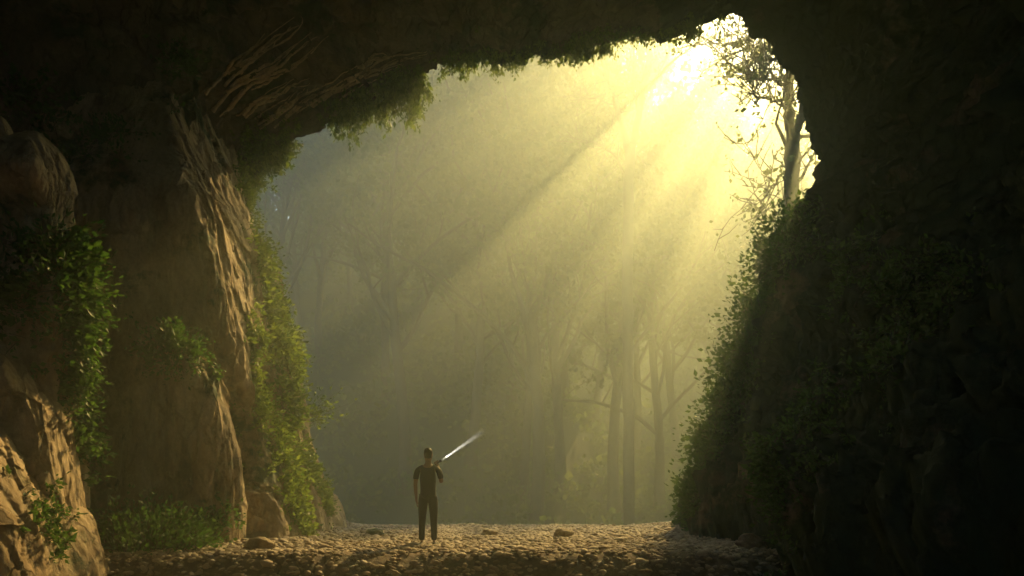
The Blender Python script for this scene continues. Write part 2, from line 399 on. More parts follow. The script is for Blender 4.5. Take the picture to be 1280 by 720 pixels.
# the sunlit pillar at the left of the mouth
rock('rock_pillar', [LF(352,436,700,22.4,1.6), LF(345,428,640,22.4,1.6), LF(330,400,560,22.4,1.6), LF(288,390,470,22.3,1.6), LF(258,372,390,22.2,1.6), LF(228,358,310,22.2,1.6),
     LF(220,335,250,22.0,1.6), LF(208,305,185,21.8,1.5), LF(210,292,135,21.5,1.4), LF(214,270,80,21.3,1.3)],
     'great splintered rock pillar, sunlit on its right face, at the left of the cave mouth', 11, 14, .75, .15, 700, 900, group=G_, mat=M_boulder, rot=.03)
# foot of the pillar: buttress
rock('boulder', [L_(385, 690, 19.8, .55, 1.2), L_(378, 620, 19.8, .5, 1.2), L_(350, 540, 19.6, .4, 1.0), L_(332, 480, 19.4, .2, .4)],
     'pale sunlit rock buttress at the foot of the ivy-covered pillar', 6, 3.0, .5, .2, group=G_)
# loose stones on the pebble floor
for k, (a, b, s) in enumerate([(325, 684, .2), (612, 670, .15), (705, 674, .17), (468, 670, .17), (940, 690, .22)]):
    y = F*CH/(b-HZ) if b < 683 else 13.6
    q = ico4_v*(1+.3*fbm(ico4_v[:, 0]*1.1+k*5, ico4_v[:, 1]*1.1, ico4_v[:, 2]*1.1, 4)[:, None])*np.array([s*1.2, s, s*.65])
    x = (a-640)/F*y; st = mesh_np('stone', q, ico4_f, M_boulder); st.location = (x, y, float(ground_z(x, y))+s*.42)
    place = ['dark fist-shaped stone below the left rocks', 'small stone on the sunlit pebbles, just right of the man',
             'flat stone on the pebbles in the middle of the cave mouth', 'small pale stone left of the man',
             'shadowed stone near the foot of the right wall'][k]
    tag(st, place, 'stone', 'loose stones on the cave floor')

def cast(px, row):
    o = Vector((0, 0, CH)); d = (W(px, row, 10)-o).normalized(); best = None
    for b in [bvh_shell]+ROCKS:
        h = b.ray_cast(o, d, 60)
        if h[0] is not None and (best is None or h[3] < best[3]): best = h
    return best
def nearest(p):
    best = None
    for b in [bvh_shell]+ROCKS:
        h = b.find_nearest(p, 4)
        if h[0] is not None and (best is None or h[3] < best[3]): best = h
    return best

# ------------------------------------------------------------------ leaves
def leaf_arrays(P, N, size, rg, fold=.25, slender=.55):
    """P: leaf base points, N: outward-ish axis; returns verts, faces (one folded pointed leaf each)"""
    n = len(P); ax = N+rg.normal(0, .55, (n, 3)); ax /= np.linalg.norm(ax, axis=1)[:, None]+1e-9
    t = np.cross(ax, rg.normal(size=(n, 3))); t /= np.linalg.norm(t, axis=1)[:, None]+1e-9
    up = np.cross(ax, t)
    s = (size*rg.lognormal(-.08, .33, n).clip(.4, 1.9))[:, None]
    Vv = np.stack([P, P+ax*s*.45+t*s*slender*.5+up*s*fold*.3, P+ax*s, P+ax*s*.45-t*s*slender*.5+up*s*fold*.3], 1)
    f = np.arange(n)[:, None]*4
    Fq = np.concatenate([np.concatenate([f, f+1, f+2], 1), np.concatenate([f, f+2, f+3], 1)])
    return Vv.reshape(-1, 3), Fq
def tube(pts, rad, sides=6):
    pts = np.asarray(pts, float); n = len(pts); rad = np.asarray(rad, float)
    T = np.gradient(pts, axis=0); T /= np.linalg.norm(T, axis=1)[:, None]+1e-9
    ref = np.array([.31, .17, .93]) if abs(T[0, 2]) < .8 else np.array([1., .1, 0])
    A = np.cross(T, ref); A /= np.linalg.norm(A, axis=1)[:, None]+1e-9; Bn = np.cross(T, A)
    a = np.linspace(0, 2*np.pi, sides, endpoint=False)
    Vv = pts[:, None]+rad[:, None, None]*(A[:, None]*np.cos(a)[None, :, None]+Bn[:, None]*np.sin(a)[None, :, None])
    return Vv.reshape(-1, 3), grid_faces(n, sides, wrap=True)
def join(parts):
    off = 0; Vs = []; Fs = []
    for v, f in parts:
        Vs.append(v); Fs.append(f+off); off += len(v)
    return np.concatenate(Vs), np.concatenate(Fs)

def plant_on_rock(name, cat, label, px, row, spread, n, size, mat, group, out=.25, droop=.3, seed=0, tall=1.0, at=None):
    """sprigs rooted on the rock, each a thin stem with leaves"""
    h = cast(px, row) if at is None else (Vector(at), Vector((0, -.3, 1)), 0, 1.); step = -3 if px < 640 else 3; n = int(n*2.3); p0 = px
    while h is None or h[0].y > 22.6:
        px += step; h = cast(px, row)
        if abs(px-p0) > 150: return
    c = Vector(h[0]); rg = np.random.default_rng(seed+int(px)*7+int(row))
    LP, LN, ST = [], [], []
    ns = max(6, n//14)
    for i in range(ns):
        off = Vector(rg.normal(0, 1, 3))*spread*.5; off.z *= tall
        q = nearest(c+off) if at is None else (Vector((c.x+off.x, c.y+off.y, float(ground_z(c.x+off.x, c.y+off.y)))), Vector((off.x, off.y, .9)).normalized())
        if q is None: continue
        root = Vector(q[0]); nn = Vector(q[1])
        if nn.dot(Vector((0, 0, ZC))-root+Vector((0, root.y-3, 0))) < 0: nn = -nn
        d = (nn+Vector(rg.normal(0, .45, 3))+Vector((0, 0, .35))).normalized()
        Ls = out*rg.uniform(.5, 1.5); pts = []; p = root-d*.05
        for k in range(6):
            pts.append(tuple(p)); p = p+d*Ls/5; d = (d+Vector((0, 0, -droop*.35))).normalized()
        ST.append(tube(pts, np.linspace(.008, .003, 6), 3))
        pts = np.array(pts); m = n//ns
        tt = rg.uniform(.15, 1, m)*5; i0 = np.minimum(tt.astype(int), 4)
        LPi = pts[i0]+(pts[i0+1]-pts[i0])*(tt-i0)[:, None]+rg.normal(0, out*.16, (m, 3))
        LP.append(LPi); LN.append(np.tile(np.array(d)*.5+np.array(nn)*.5, (m, 1)))
    if not LP: return
    LP = np.concatenate(LP); LN = np.concatenate(LN)
    v, f = leaf_arrays(LP, LN, np.full(len(LP), size), rg)
    loc = np.array(c)
    root_o = empty(name, tuple(loc), label, cat, group)
    mesh_np('foliage', v-loc, f, mat, root_o, smooth=False)
    v, f = join(ST); mesh_np('creeper', v-loc, f, M_stem, root_o)
    return root_o
GI = 'ivy patches on the left pillar'
ivy = [ # px,row,spread,n,size,out,label
 (322,200,1.0,1500,.10,.35,'topmost ivy clump on the pillar, under the ceiling edge'),
 (312,245,.7,700,.09,.25,'dark ivy clump hanging inside the bend below the topmost one'),
 (326,330,.75,1000,.10,.35,'bright ivy clump bulging at the inward corner of the pillar'),
 (338,385,.8,1100,.10,.35,'sunlit ivy clump halfway down the pillar edge'),
 (355,440,1.0,1500,.11,.45,'biggest bulging ivy clump at the waist of the pillar'),
 (318,425,.5,450,.09,.22,'thin ivy strip on the sunlit face left of the big clump'),
 (362,500,.8,1000,.10,.3,'ivy clump just below the waist of the pillar'),
 (350,560,.9,1100,.10,.3,'ivy curtain over the lower pillar face'),
 (385,590,.7,900,.09,.25,'bright moss-like ivy low on the pillar, beside the open mist'),
 (370,635,.8,1100,.09,.28,'ivy skirt at the foot of the pillar above the pebbles'),
 (405,625,.5,600,.08,.25,'small ivy tuft at the outer foot of the pillar'),
 (320,500,.6,500,.08,.25,'sparse ivy strip in the crack beside the dark boulder'),
]
for a in ivy: plant_on_rock('ivy', 'ivy', a[6], a[0], a[1], a[2], a[3], a[4], M_ivy, GI, out=a[5], seed=1)
plant_on_rock('twig_plant', 'plant', 'little leafy twig sticking out from the pillar into the mist', 392, 520, .2, 120, .12, M_ivy, None, out=.9, droop=-.1, seed=5)
GF = 'bushes and ferns on the left rocks'
ferns = [
 (88,345,.6,900,.10,.45,'large fern bush sprouting between the tall slab and the recess'),
 (84,318,.4,400,.09,.35,'fern tuft above the large bush, on the neck of the tall slab'),
 (90,408,.55,800,.10,.35,'fern mass hanging under the large bush'),
 (88,475,.45,600,.09,.3,'trailing fern in the cleft beside the leaning slab'),
 (98,540,.45,600,.09,.3,'lowest trailing fern in the cleft above the round bush'),
 (212,436,.5,900,.085,.3,'fern cap on top of the dark boulder'),
 (20,375,.5,500,.10,.35,'dark fern bush at the far left edge'),
 (150,625,.8,1800,.09,.4,'round bright green bush at the foot of the left rocks'),
 (190,638,.5,700,.08,.25,'low green cushion right of the round bush on the pebbles'),
 (60,650,.5,350,.07,.15,'mossy growth on the low rib in the bottom left'),
 (30,130,.9,600,.11,.4,'dim fern hanging high in the top left shadow'),
 (225,80,.35,300,.10,.35,'small dim tuft above the tip of the pillar'),
 (120,180,.9,500,.10,.4,'dim trailing leaves high in the recess'),
 (262,655,.4,500,.08,.2,'low weeds at the base of the dark boulder'),
]
for a in ferns:
    gp = None
    if a[0] in (150, 190): gp = {150: (-6.3, 13.6, .1), 190: (-5.9, 14.0, .1)}[a[0]]
    plant_on_rock('fern_bush', 'bush', a[6], a[0], a[1], a[2], a[3], a[4], M_fern, GF, out=a[5]*(1.6 if gp else 1), seed=2, at=gp)
GR = 'bushes on the right slope'
rb = [
 (990,300,.5,700,.13,.75,'highest bush on the right slope, below the forked tree trunk'),
 (968,340,.5,800,.13,.8,'bushy tuft below the highest one on the right slope'),
 (948,395,.6,900,.13,.8,'spiky bush a third of the way down the right slope'),
 (930,450,.6,900,.13,.8,'bush halfway down the right slope edge'),
 (915,500,.6,900,.13,.75,'bush with upright twigs below halfway on the right slope'),
 (893,560,.6,900,.12,.7,'low bush near the bottom of the right slope'),
 (868,620,.6,1000,.11,.5,'lowest bush, where the right slope meets the pebbles'),
 (1010,520,1.2,900,.10,.3,'dark ground ivy spread over the lower right wall'),
 (1130,370,1.0,900,.10,.35,'dim leafy patch high on the right wall'),
 (1170,400,1.0,700,.10,.35,'dim leafy patch in the deepest shade of the right wall'),
 (1060,330,.9,600,.10,.3,'dim ivy on the fold behind the highest bush'),
 (960,600,1.0,900,.09,.3,'dark creeping plants above the shadowed pebbles'),
]
for a in rb: plant_on_rock('slope_bush', 'bush', a[6], a[0], a[1], a[2], a[3], a[4], M_fern, GR, out=a[5], seed=3, droop=.1)
GV = 'vines hanging from the cave lip'
def vine(px, row, n, length, size, label, spread):
    n = int(n*2.2); size *= 1.15
    """hang from the nearest rim point"""
    rg = np.random.default_rng(int(px*3+row)); c = W(px, row+4, Y0+.1); LP, ST = [], []
    for i in range(n):
        q = nearest(c+Vector((rg.normal(0, spread), rg.normal(0, .3), rg.normal(0, spread*.3))))
        p = Vector(q[0]); pts = []; l = length*rg.uniform(.2, 1.2); d = Vector((rg.normal(0, .3), rg.normal(0, .3), -1)).normalized()
        for k in range(6):
            pts.append(tuple(p)); p = p+d*l/5; d = (d+Vector(rg.normal(0, .25, 3))).normalized()
        pts = np.array(pts); ST.append(tube(pts, np.linspace(.01, .004, 6), 3))
        m = int(12+30*l); tt = rg.uniform(0, 1, m)*5; i0 = np.minimum(tt.astype(int), 4)
        LP.append(pts[i0]+(pts[i0+1]-pts[i0])*(tt-i0)[:, None]+rg.normal(0, .06, (m, 3)))
    LP = np.concatenate(LP); v, f = leaf_arrays(LP, np.tile([0, 0, -1.], (len(LP), 1)), np.full(len(LP), size), rg)
    loc = np.array(c); o = empty('hanging_vine', tuple(loc), label, 'vine', GV)
    mesh_np('foliage', v-loc, f, M_ivy, o, smooth=False); v, f = join(ST); mesh_np('creeper', v-loc, f, M_stem, o)
for a in [(438,118,30,1.0,.10,'sunlit vine cluster lowest on the slanting part of the lip',.35),
          (475,105,30,.9,.10,'sunlit vine cluster in the middle of the slanting lip',.35),
          (508,95,40,1.15,.10,'longest bright vine cluster where the slanting lip levels off',.35),
          (590,66,30,.5,.09,'short fringe of leaves left on the level part of the lip',.5),
          (660,66,20,.2,.08,'thin leaf fringe over the centre of the cave mouth',.6),
          (735,55,44,.38,.09,'dark hanging leaf cluster right of the centre of the lip',.45),
          (800,38,22,.2,.08,'sparse leaf fringe before the bright gap',.5),
          (858,27,22,.3,.09,'last small leaf tuft on the lip beside the sun glow',.3),
          (350,182,24,.4,.10,'leafy vine at the shoulder where the lip meets the pillar',.35)]:
    vine(a[0], a[1], a[2], a[3], a[4], a[5], a[6])

# ceiling strands left of the mouth; pale colour paints the sun on rock ribs
M_lit_rib = plain('lit rib paint', (.42, .32, .19), .8, 0, 6, .6)
def root(line, label, k):  # draws strands whose pale tone stands for sunlit rock ribs
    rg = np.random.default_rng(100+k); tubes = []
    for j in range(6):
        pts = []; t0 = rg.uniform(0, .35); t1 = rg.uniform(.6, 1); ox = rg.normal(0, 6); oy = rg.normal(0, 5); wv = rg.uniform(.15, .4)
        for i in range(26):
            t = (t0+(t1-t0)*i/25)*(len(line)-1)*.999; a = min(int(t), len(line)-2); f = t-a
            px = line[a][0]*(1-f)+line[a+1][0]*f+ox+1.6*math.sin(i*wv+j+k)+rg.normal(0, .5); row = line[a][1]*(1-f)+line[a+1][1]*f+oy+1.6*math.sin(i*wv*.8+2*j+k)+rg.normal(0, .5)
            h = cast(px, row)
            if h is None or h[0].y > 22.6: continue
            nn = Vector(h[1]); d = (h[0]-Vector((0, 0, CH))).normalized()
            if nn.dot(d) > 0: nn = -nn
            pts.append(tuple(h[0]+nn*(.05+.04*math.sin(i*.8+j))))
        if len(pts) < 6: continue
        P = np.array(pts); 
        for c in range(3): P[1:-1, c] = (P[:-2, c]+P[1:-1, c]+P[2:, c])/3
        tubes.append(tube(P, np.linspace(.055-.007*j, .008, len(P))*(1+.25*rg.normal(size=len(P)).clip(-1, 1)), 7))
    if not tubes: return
    v, f = join(tubes); o = mesh_np('painted_rib', v, f, M_lit_rib); tag(o, label, 'root', 'painted-light ribs over the ceiling')
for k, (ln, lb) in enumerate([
    ([(275,105),(300,80),(340,45),(378,18)], 'uppermost painted-light rib, running up to the right from the tip of the pillar'),
    ([(268,130),(305,100),(350,75),(395,40),(402,28)], 'thick painted-light rib below the uppermost one'),
    ([(268,150),(310,110),(345,95),(385,70),(418,38)], 'long painted-light rib in the middle of the left ceiling bundle'),
    ([(290,158),(325,128),(360,110),(398,95)], 'short painted-light rib just above the arch shoulder'),
    ([(318,165),(345,150),(378,120),(398,105)], 'painted-light rib along the arch shoulder'),
    ([(345,155),(395,122),(440,98),(490,80)], 'painted-light rib following the slanting lip from the shoulder'),
    ([(420,112),(455,92),(500,74),(540,66)], 'painted-light rib end above the longest vine cluster'),
    ([(440,80),(465,68),(500,62)], 'thin painted-light rib above the middle of the slanting lip')]): root(ln, lb, k)

# ------------------------------------------------------------------ trees
def grow(rg, height, r, leafy=True, fork=.45, spread=.6, depth=4, lean=(0, 0), nlimb=9, leaf=.22, per=34, trunk_only=False):
    wood = []; tips = []
    def branch(p, d, l, r, lev):
        n = 6 if lev else 12; pts = [p]; q = p
        for i in range(n):
            d = d+rg.normal(0, .05 if lev == 0 else .16, 3)+np.array([0, 0, .03 if lev == 0 else .05])
            d = d/np.linalg.norm(d); q = q+d*l/n; pts.append(q)
        pts = np.array(pts); rad = np.linspace(r, r*(.45 if lev == 0 else .3), n+1)
        if lev == 0: rad[0] *= 1.5; rad[1] *= 1.1
        wood.append(tube(pts, rad, 10 if lev == 0 else (6 if lev == 1 else 4)))
        if lev >= depth-2: tips.append(pts[2:])
        if lev < depth-1:
            k = nlimb if lev == 0 else rg.integers(3, 6)
            for j in range(k):
                t = (fork+(1-fork)*(j+rg.random())/k) if lev == 0 else rg.uniform(.3, 1)
                i = min(int(t*n), n-1); base = pts[i]+(pts[i+1]-pts[i])*(t*n-i)
                a = rg.uniform(0, 6.28); out = np.array([math.cos(a), math.sin(a), 0])
                dd = d*(1-spread*.5)+out*spread*rg.uniform(.7, 1.3)+np.array([0, 0, .25]); dd /= np.linalg.norm(dd)
                branch(base, dd, l*rg.uniform(.35, .6)*(1.15-.5*(t-fork) if lev == 0 else 1), rad[i]*rg.uniform(.4, .62), lev+1)
    branch(np.zeros(3), np.array([lean[0], lean[1], 1.]), height*.86, r, 0)
    W_ = join(wood); LP = []
    for tp in tips:
        m = per; i = rg.integers(0, len(tp), m)
        LP.append(tp[i]+rg.normal(0, .38, (m, 3)))
    LP = np.concatenate(LP)
    Lf = leaf_arrays(LP, np.tile([0, 0, .2], (len(LP), 1)), np.full(len(LP), leaf), rg, slender=.8)
    return W_, Lf
TREES = []
def tree_proto(seed, **k):
    rg = np.random.default_rng(seed); Wd, Lf = grow(rg, **k)
    mw = mesh_np('trunk', Wd[0], Wd[1], M_bark); ml = mesh_np('crown', Lf[0], Lf[1], M_treeleaf, smooth=False)
    return mw, ml
def place_tree(proto, x, y, rz, s, label, group, used=[set()]):
    first = id(proto) not in used[0]; used[0].add(id(proto))
    r = empty('tree', (x, y, float(ground_z(x, y))-.3), label, 'tree', group); s = min(s, (54-float(ground_z(x, y)))/max(c[2] for c in proto[1].bound_box)); r.rotation_euler = (0, 0, rz); r.scale = (s, s, s)
    for o in proto:
        c = o if first else o.copy()
        if not first: COL.objects.link(c)
        c.parent = r
    return r
# forked hero trees
def hero(seed, pts_px, yd, rads, label, twigs, leafper=8):
    """trunk and limbs drawn as polylines of (px,row) at depth yd, with random small twigs in depth"""
    rg = np.random.default_rng(seed); wood = []; LP = []
    for line, (ra, rb_) in zip(pts_px, rads):
        P = np.array([list(W(a, b, yd)) for a, b in line]); P[:, 1] += np.linspace(0, rg.normal(0, 1.5), len(P))*(0 if line is pts_px[0] else 1)
        # resample
        t = np.linspace(0, len(P)-1, 24); i = np.minimum(t.astype(int), len(P)-2); f = (t-i)[:, None]
        Q = P[i]*(1-f)+P[i+1]*f; ker = np.ones(3)/3
        for c in range(3): Q[1:-1, c] = np.convolve(Q[:, c], ker, 'valid')
        Q[1:-1] += rg.normal(0, .035, Q[1:-1].shape)
        wood.append(tube(Q, np.linspace(ra, rb_, len(Q)), 10))
        if ra < .32:
            for j in range(twigs):
                k = rg.integers(5, len(Q)-1); d = (Q[k]-Q[k-1]); d = d/np.linalg.norm(d)
                dd = d+rg.normal(0, .6, 3)+np.array([0, 0, .2]); dd /= np.linalg.norm(dd); l = rg.uniform(.8, 2.8); q = Q[k]; pp = [q]
                for n_ in range(6):
                    dd = dd+rg.normal(0, .25, 3); dd /= np.linalg.norm(dd); q = q+dd*l/6; pp.append(q)
                wood.append(tube(pp, np.linspace(ra*.3, .015, 7), 4)); pp = np.array(pp)
                for h_ in range(3):
                    b0 = pp[rg.integers(2, 6)]; e = rg.normal(0, .5, 3)+np.array([0, 0, .3]); bb = np.array([b0, b0+e*.5+rg.normal(0, .05, 3), b0+e])
                    wood.append(tube(bb, [.025, .018, .008], 3))
                    LP.append(b0+e+rg.normal(0, .12, (leafper, 3)))
                LP.append(pp[rg.integers(3, 7, leafper)]+rg.normal(0, .1, (leafper, 3)))
    v, f = join(wood); base = np.array([v[:10, 0].mean(), yd, ground_z((pts_px[0][0][0]-640)/F*yd, yd)])
    r = empty('tree', tuple(base), label, 'tree'); mesh_np('trunk', v-base, f, M_bark, r)
    LP = np.concatenate(LP); v, f = leaf_arrays(LP, np.tile([0, 0, .2], (len(LP), 1)), np.full(len(LP), .16), rg, slender=.7)
    mesh_np('crown', v-base, f, M_treeleaf, r, smooth=False)
    return r
hero(1, [[(787,800),(786,600),(785,400),(785,260),(788,182)], [(787,195),(777,150),(768,110),(755,70),(740,20),(735,-60)], [(788,190),(800,140),(806,95),(815,50),(822,-20),(830,-90)],
         [(785,230),(770,190),(745,170),(720,160)], [(803,120),(830,90),(860,70),(890,60)], [(800,150),(790,110),(792,60),(785,-10)], [(768,112),(745,105),(722,88)], [(806,95),(790,60),(778,10)]],
     58, [(.42,.36),(.26,.08),(.28,.08),(.10,.03),(.12,.03),(.12,.03),(.1,.03),(.1,.03)], 'slim forked tree fading into the golden mist at the centre right', 26, 5)
hero(2, [[(993,800),(992,500),(991,300),(990,200),(991,165)], [(991,172),(984,140),(982,100),(981,60),(980,0),(976,-80)], [(992,172),(998,140),(1000,100),(1003,40),(1010,-60)],
         [(984,125),(960,135),(935,140),(915,120)], [(982,110),(965,90),(945,72),(938,50)], [(981,70),(968,60),(950,40)], [(990,205),(975,220),(955,250)], [(982,60),(955,30),(920,15),(880,10)], [(983,100),(950,100),(915,85),(890,60)], [(981,20),(960,-10),(930,-30)], [(1001,90),(1015,70),(1030,30)]],
     29, [(.30,.25),(.19,.11),(.15,.08),(.07,.02),(.07,.02),(.06,.02),(.05,.02),(.07,.02),(.07,.02),(.06,.02),(.06,.02)], 'dark forked trunk nearest the right edge of the cave mouth', 18, 3)
protos = [tree_proto(21, height=30, r=.42, nlimb=15, fork=.3, spread=.75, leaf=.42, per=62),
          tree_proto(22, height=33, r=.5, nlimb=16, fork=.33, spread=.65, leaf=.42, per=56),
          tree_proto(23, height=24, r=.35, nlimb=13, fork=.22, spread=.85, leaf=.40, per=62)]
GT = 'forest trees in the mist beyond the cave'
spots = [ # px at depth, depth, proto, scale, rot, label
 (655, 78, 0, 1.15, .3, 'leafy tree with a glowing yellow-green crown left of the forked tree'),
 (705, 92, 1, 1.15, 1.3, 'broad tree just behind and left of the forked tree'),
 (570, 88, 1, 1.1, 2.3, 'tall hazy tree above the man, dim green'),
 (480, 84, 0, 1.15, 4.3, 'dim green tree at the left of the cave mouth'),
 (400, 88, 1, 1.05, 5.3, 'barely visible tree near the left pillar'),
 (525, 98, 1, 1.1, .7, 'hazy tree between the two dimmest trees on the left'),
 (440, 97, 0, 1.1, 1.7, 'dim tree a little right of the left pillar'),
 (625, 100, 1, 1.1, 3.7, 'hazy tree above and right of the man'),
 (845, 96, 1, 1.1, .9, 'golden bushy tree between the two forked trunks'),
 (890, 100, 1, 1.1, 2.9, 'bright tree crown right under the sun glow'),
 (955, 94, 0, 1.1, 3.9, 'golden tree just left of the dark forked trunk'),
 (1030, 92, 1, .9, 1.9, 'pale tree behind the dark forked trunk'),
 (745, 100, 1, 1.3, 3.3, 'faint far tree framing the slim forked tree'),
 (870, 114, 0, 1.3, 4.9, 'faint far tree under the brightest glow'),
 (500, 116, 2, 1.4, 5.9, 'faint far tree in the dim green left of the rays'),
 (990, 118, 1, .8, .5, 'faint far tree behind the right trunks'),
 (345, 98, 2, 1.4, 1.5, 'faint far tree showing just past the pillar'),
 (795, 98, 2, 1.6, 2.6, 'bushy tree in the golden mist right behind the slim forked trunk'),
 (770, 82, 1, 1.3, 5.0, 'tall tree whose golden crown overlaps the slim forked trunk'),
 (825, 84, 2, 1.5, 2.0, 'tall golden crown standing in the middle of the brightest mist'),
 (700, 80, 0, 1.35, 3.6, 'tall tree with a golden crown just left of the slim forked trunk'),
 (330, 80, 1, 1.2, 4.4, 'tree mostly hidden by the left pillar'),
 (375, 92, 0, 1.2, 3.1, 'dim crown filling the gap beside the left pillar'),
 (460, 104, 1, 1.2, 5.1, 'far crown filling the gap above the dim left trees'),
 (345, 102, 2, .75, .4, 'low bushy tree on the hillside by the left pillar'),
 (455, 103, 2, .8, 1.4, 'low bushy tree on the hillside left of the man'),
 (525, 105, 2, .75, 2.4, 'low bushy tree on the hillside above the man'),
 (592, 104, 2, .8, 3.4, 'low bushy tree on the hillside right above the torch beam'),
 (1000, 84, 0, 1.05, 2.7, 'tall crown directly behind the dark forked trunk'),
 (640, 88, 1, 1.3, .9, 'tall leafy crown rising above the torch beam'),
 (668, 74, 1, 1.25, 2.2, 'towering tree whose upper crown meets the lip, left of the slim forked tree'),
 (588, 78, 0, 1.45, 5.4, 'towering leafy tree above and right of the man'),
 (505, 76, 1, 1.4, 1.6, 'towering dim tree directly above the man'),
 (1030, 62, 0, .62, 2.4, 'tree half hidden by the right wall, added to shade the mist'),  # this and the next two trees are added as occluders for the mist
 (1050, 70, 1, .88, .2, 'added shade tree hidden by the right wall except for a few branches'),
 (1100, 58, 1, .85, 4.2, 'unseen tree added behind the right wall to shade the mist'),
 (1010, 76, 2, 1.1, 3.2, 'rounded tree behind the dark forked trunk at the right'),
]
for a in spots: place_tree(protos[a[2]], (a[0]-640)/F*a[1], a[1], a[4], a[3], a[5], GT)

# low undergrowth on the forest floor and hillside (uncountable)
NC = 3600; ux = rng.uniform(-75, 80, NC); uy = 66+74*rng.random(NC)**.8; us = rng.lognormal(.35, .5, NC).clip(.6, 4.5)
m_ = 60; dirs = rng.normal(size=(NC, m_, 3)); dirs /= np.linalg.norm(dirs, axis=2)[..., None]; dirs[..., 2] = np.abs(dirs[..., 2])
UP = dirs*(us*1.0)[:, None, None]*rng.uniform(.6, 1.05, (NC, m_, 1))+np.stack([ux, uy, ground_z(ux, uy)], -1)[:, None]
v, f = leaf_arrays(UP.reshape(-1, 3), dirs.reshape(-1, 3), np.repeat(.30+.12*us, m_), rng, slender=.9)
mesh_np('undergrowth', v, f, M_treeleaf, smooth=False, kind='stuff')

# ------------------------------------------------------------------ haze
hm = bpy.data.materials.new('haze'); hm.use_nodes = True; n = hm.node_tree.nodes; n.clear()
out = n.new('ShaderNodeOutputMaterial'); pv = n.new('ShaderNodeVolumePrincipled')
pv.inputs['Density'].default_value = HAZE_DENSITY; pv.inputs['Anisotropy'].default_value = .74
pv.inputs['Color'].default_value = (.81, .97, .86, 1)
hm.node_tree.links.new(pv.outputs[0], out.inputs['Volume'])
bpy.context.view_layer.update()
ztop = max((o.matrix_world @ Vector(c)).z for o in SC.objects if o.type == 'MESH' for c in o.bound_box)+.6
print('ZTOP', ztop)
bx0 = np.array([(x, y, z) for z in (-16, ztop) for x, y in ((-230, -35), (230, -35), (230, 290), (-230, 290))], float)
import os
if not os.environ.get('NOHAZE'): hz = mesh_np('haze', bx0, np.array([(0,3,2,1),(4,5,6,7),(0,1,5,4),(1,2,6,5),(2,3,7,6),(3,0,4,7)]), hm, smooth=False, kind='stuff')

# ------------------------------------------------------------------ person with a torch
def skin(name, verts, edges, rads, mat, parent=None, root=0, sub=2):
    me = bpy.data.meshes.new(name); me.from_pydata(verts, edges, []); me.update()
    o = bpy.data.objects.new(name, me); COL.objects.link(o)
    md = o.modifiers.new('s', 'SKIN'); md.use_smooth_shade = True
    if len(me.skin_vertices) == 0:
        bpy.context.view_layer.objects.active = o; bpy.ops.mesh.customdata_skin_add()
    for i, r in enumerate(rads):
        rr = r if isinstance(r, tuple) else (r, r)
        me.skin_vertices[0].data[i].radius = rr; me.skin_vertices[0].data[i].use_root = (i == root)
    sb = o.modifiers.new('u', 'SUBSURF'); sb.levels = sub; sb.render_levels = sub
    me.materials.append(mat)
    dg = bpy.context.evaluated_depsgraph_get(); m2 = bpy.data.meshes.new_from_object(o.evaluated_get(dg))
    o.modifiers.clear(); o.data = m2; m2.name = name
    if not m2.materials: m2.materials.append(mat)
    if parent: o.parent = parent
    return o
M_skin = plain('skin', (.20, .12, .08), .6); M_shirt = plain('shirt cloth', (.010, .014, .022), .85, 0, 30, .3)
M_trs = plain('trouser cloth', (.007, .010, .016), .85, 0, 30, .3); M_hair = plain('hair', (.012, .009, .007), .6)
M_shoe = plain('shoe leather', (.02, .016, .014), .5); M_metal = plain('torch metal', (.05, .05, .055), .35, .8)
class Sk:
    def __init__(s): s.v = []; s.e = []; s.r = []
    def add(s, co, r, frm=None):
        s.v.append(co); s.r.append(r); i = len(s.v)-1
        if frm is not None: s.e.append((frm, i))
        return i
    def chain(s, frm, pts):
        for co, r in pts: frm = s.add(co, r, frm)
        return frm
    def build(s, *a, **k): return skin(a[0], s.v, s.e, s.r, a[1], *a[2:], **k)
# local axes: x right, y forward (away from the camera), z up
B = Sk(); pel = B.add((0, 0, .93), (.105, .075)); che = B.chain(pel, [((0, 0, 1.08), (.115, .08)), ((0, 0, 1.24), (.135, .09)), ((0, -.005, 1.37), (.12, .075))])
nk = B.chain(che, [((0, 0, 1.45), (.066, .058)), ((0, .012, 1.51), (.056, .056))])
hd = B.chain(nk, [((.002, .022, 1.565), (.070, .082)), ((.004, .022, 1.64), (.080, .094)), ((.004, .015, 1.70), (.064, .074))])
# hanging left arm
ls = B.chain(che, [((-.13, 0, 1.385), .05), ((-.185, 0, 1.365), .052), ((-.212, -.005, 1.22), .045), ((-.224, 0, 1.09), .038), ((-.220, .02, .97), .034), ((-.214, .045, .855), .026)])
pm = B.chain(ls, [((-.212, .055, .815), (.022, .034)), ((-.208, .06, .775), (.020, .038))])
for k, (dx, dy_, l) in enumerate([(0, .028, .068), (0, .01, .078), (0, -.008, .074), (.002, -.025, .058)]):
    B.chain(pm, [((-.206, .06+dy_, .765), .0095), ((-.202, .062+dy_*1.15, .765-l*.5), .0088), ((-.192, .06+dy_*1.1, .765-l), .0075)])
B.chain(ls, [((-.205, .085, .81), .012), ((-.198, .10, .775), .0105), ((-.192, .105, .75), .009)])
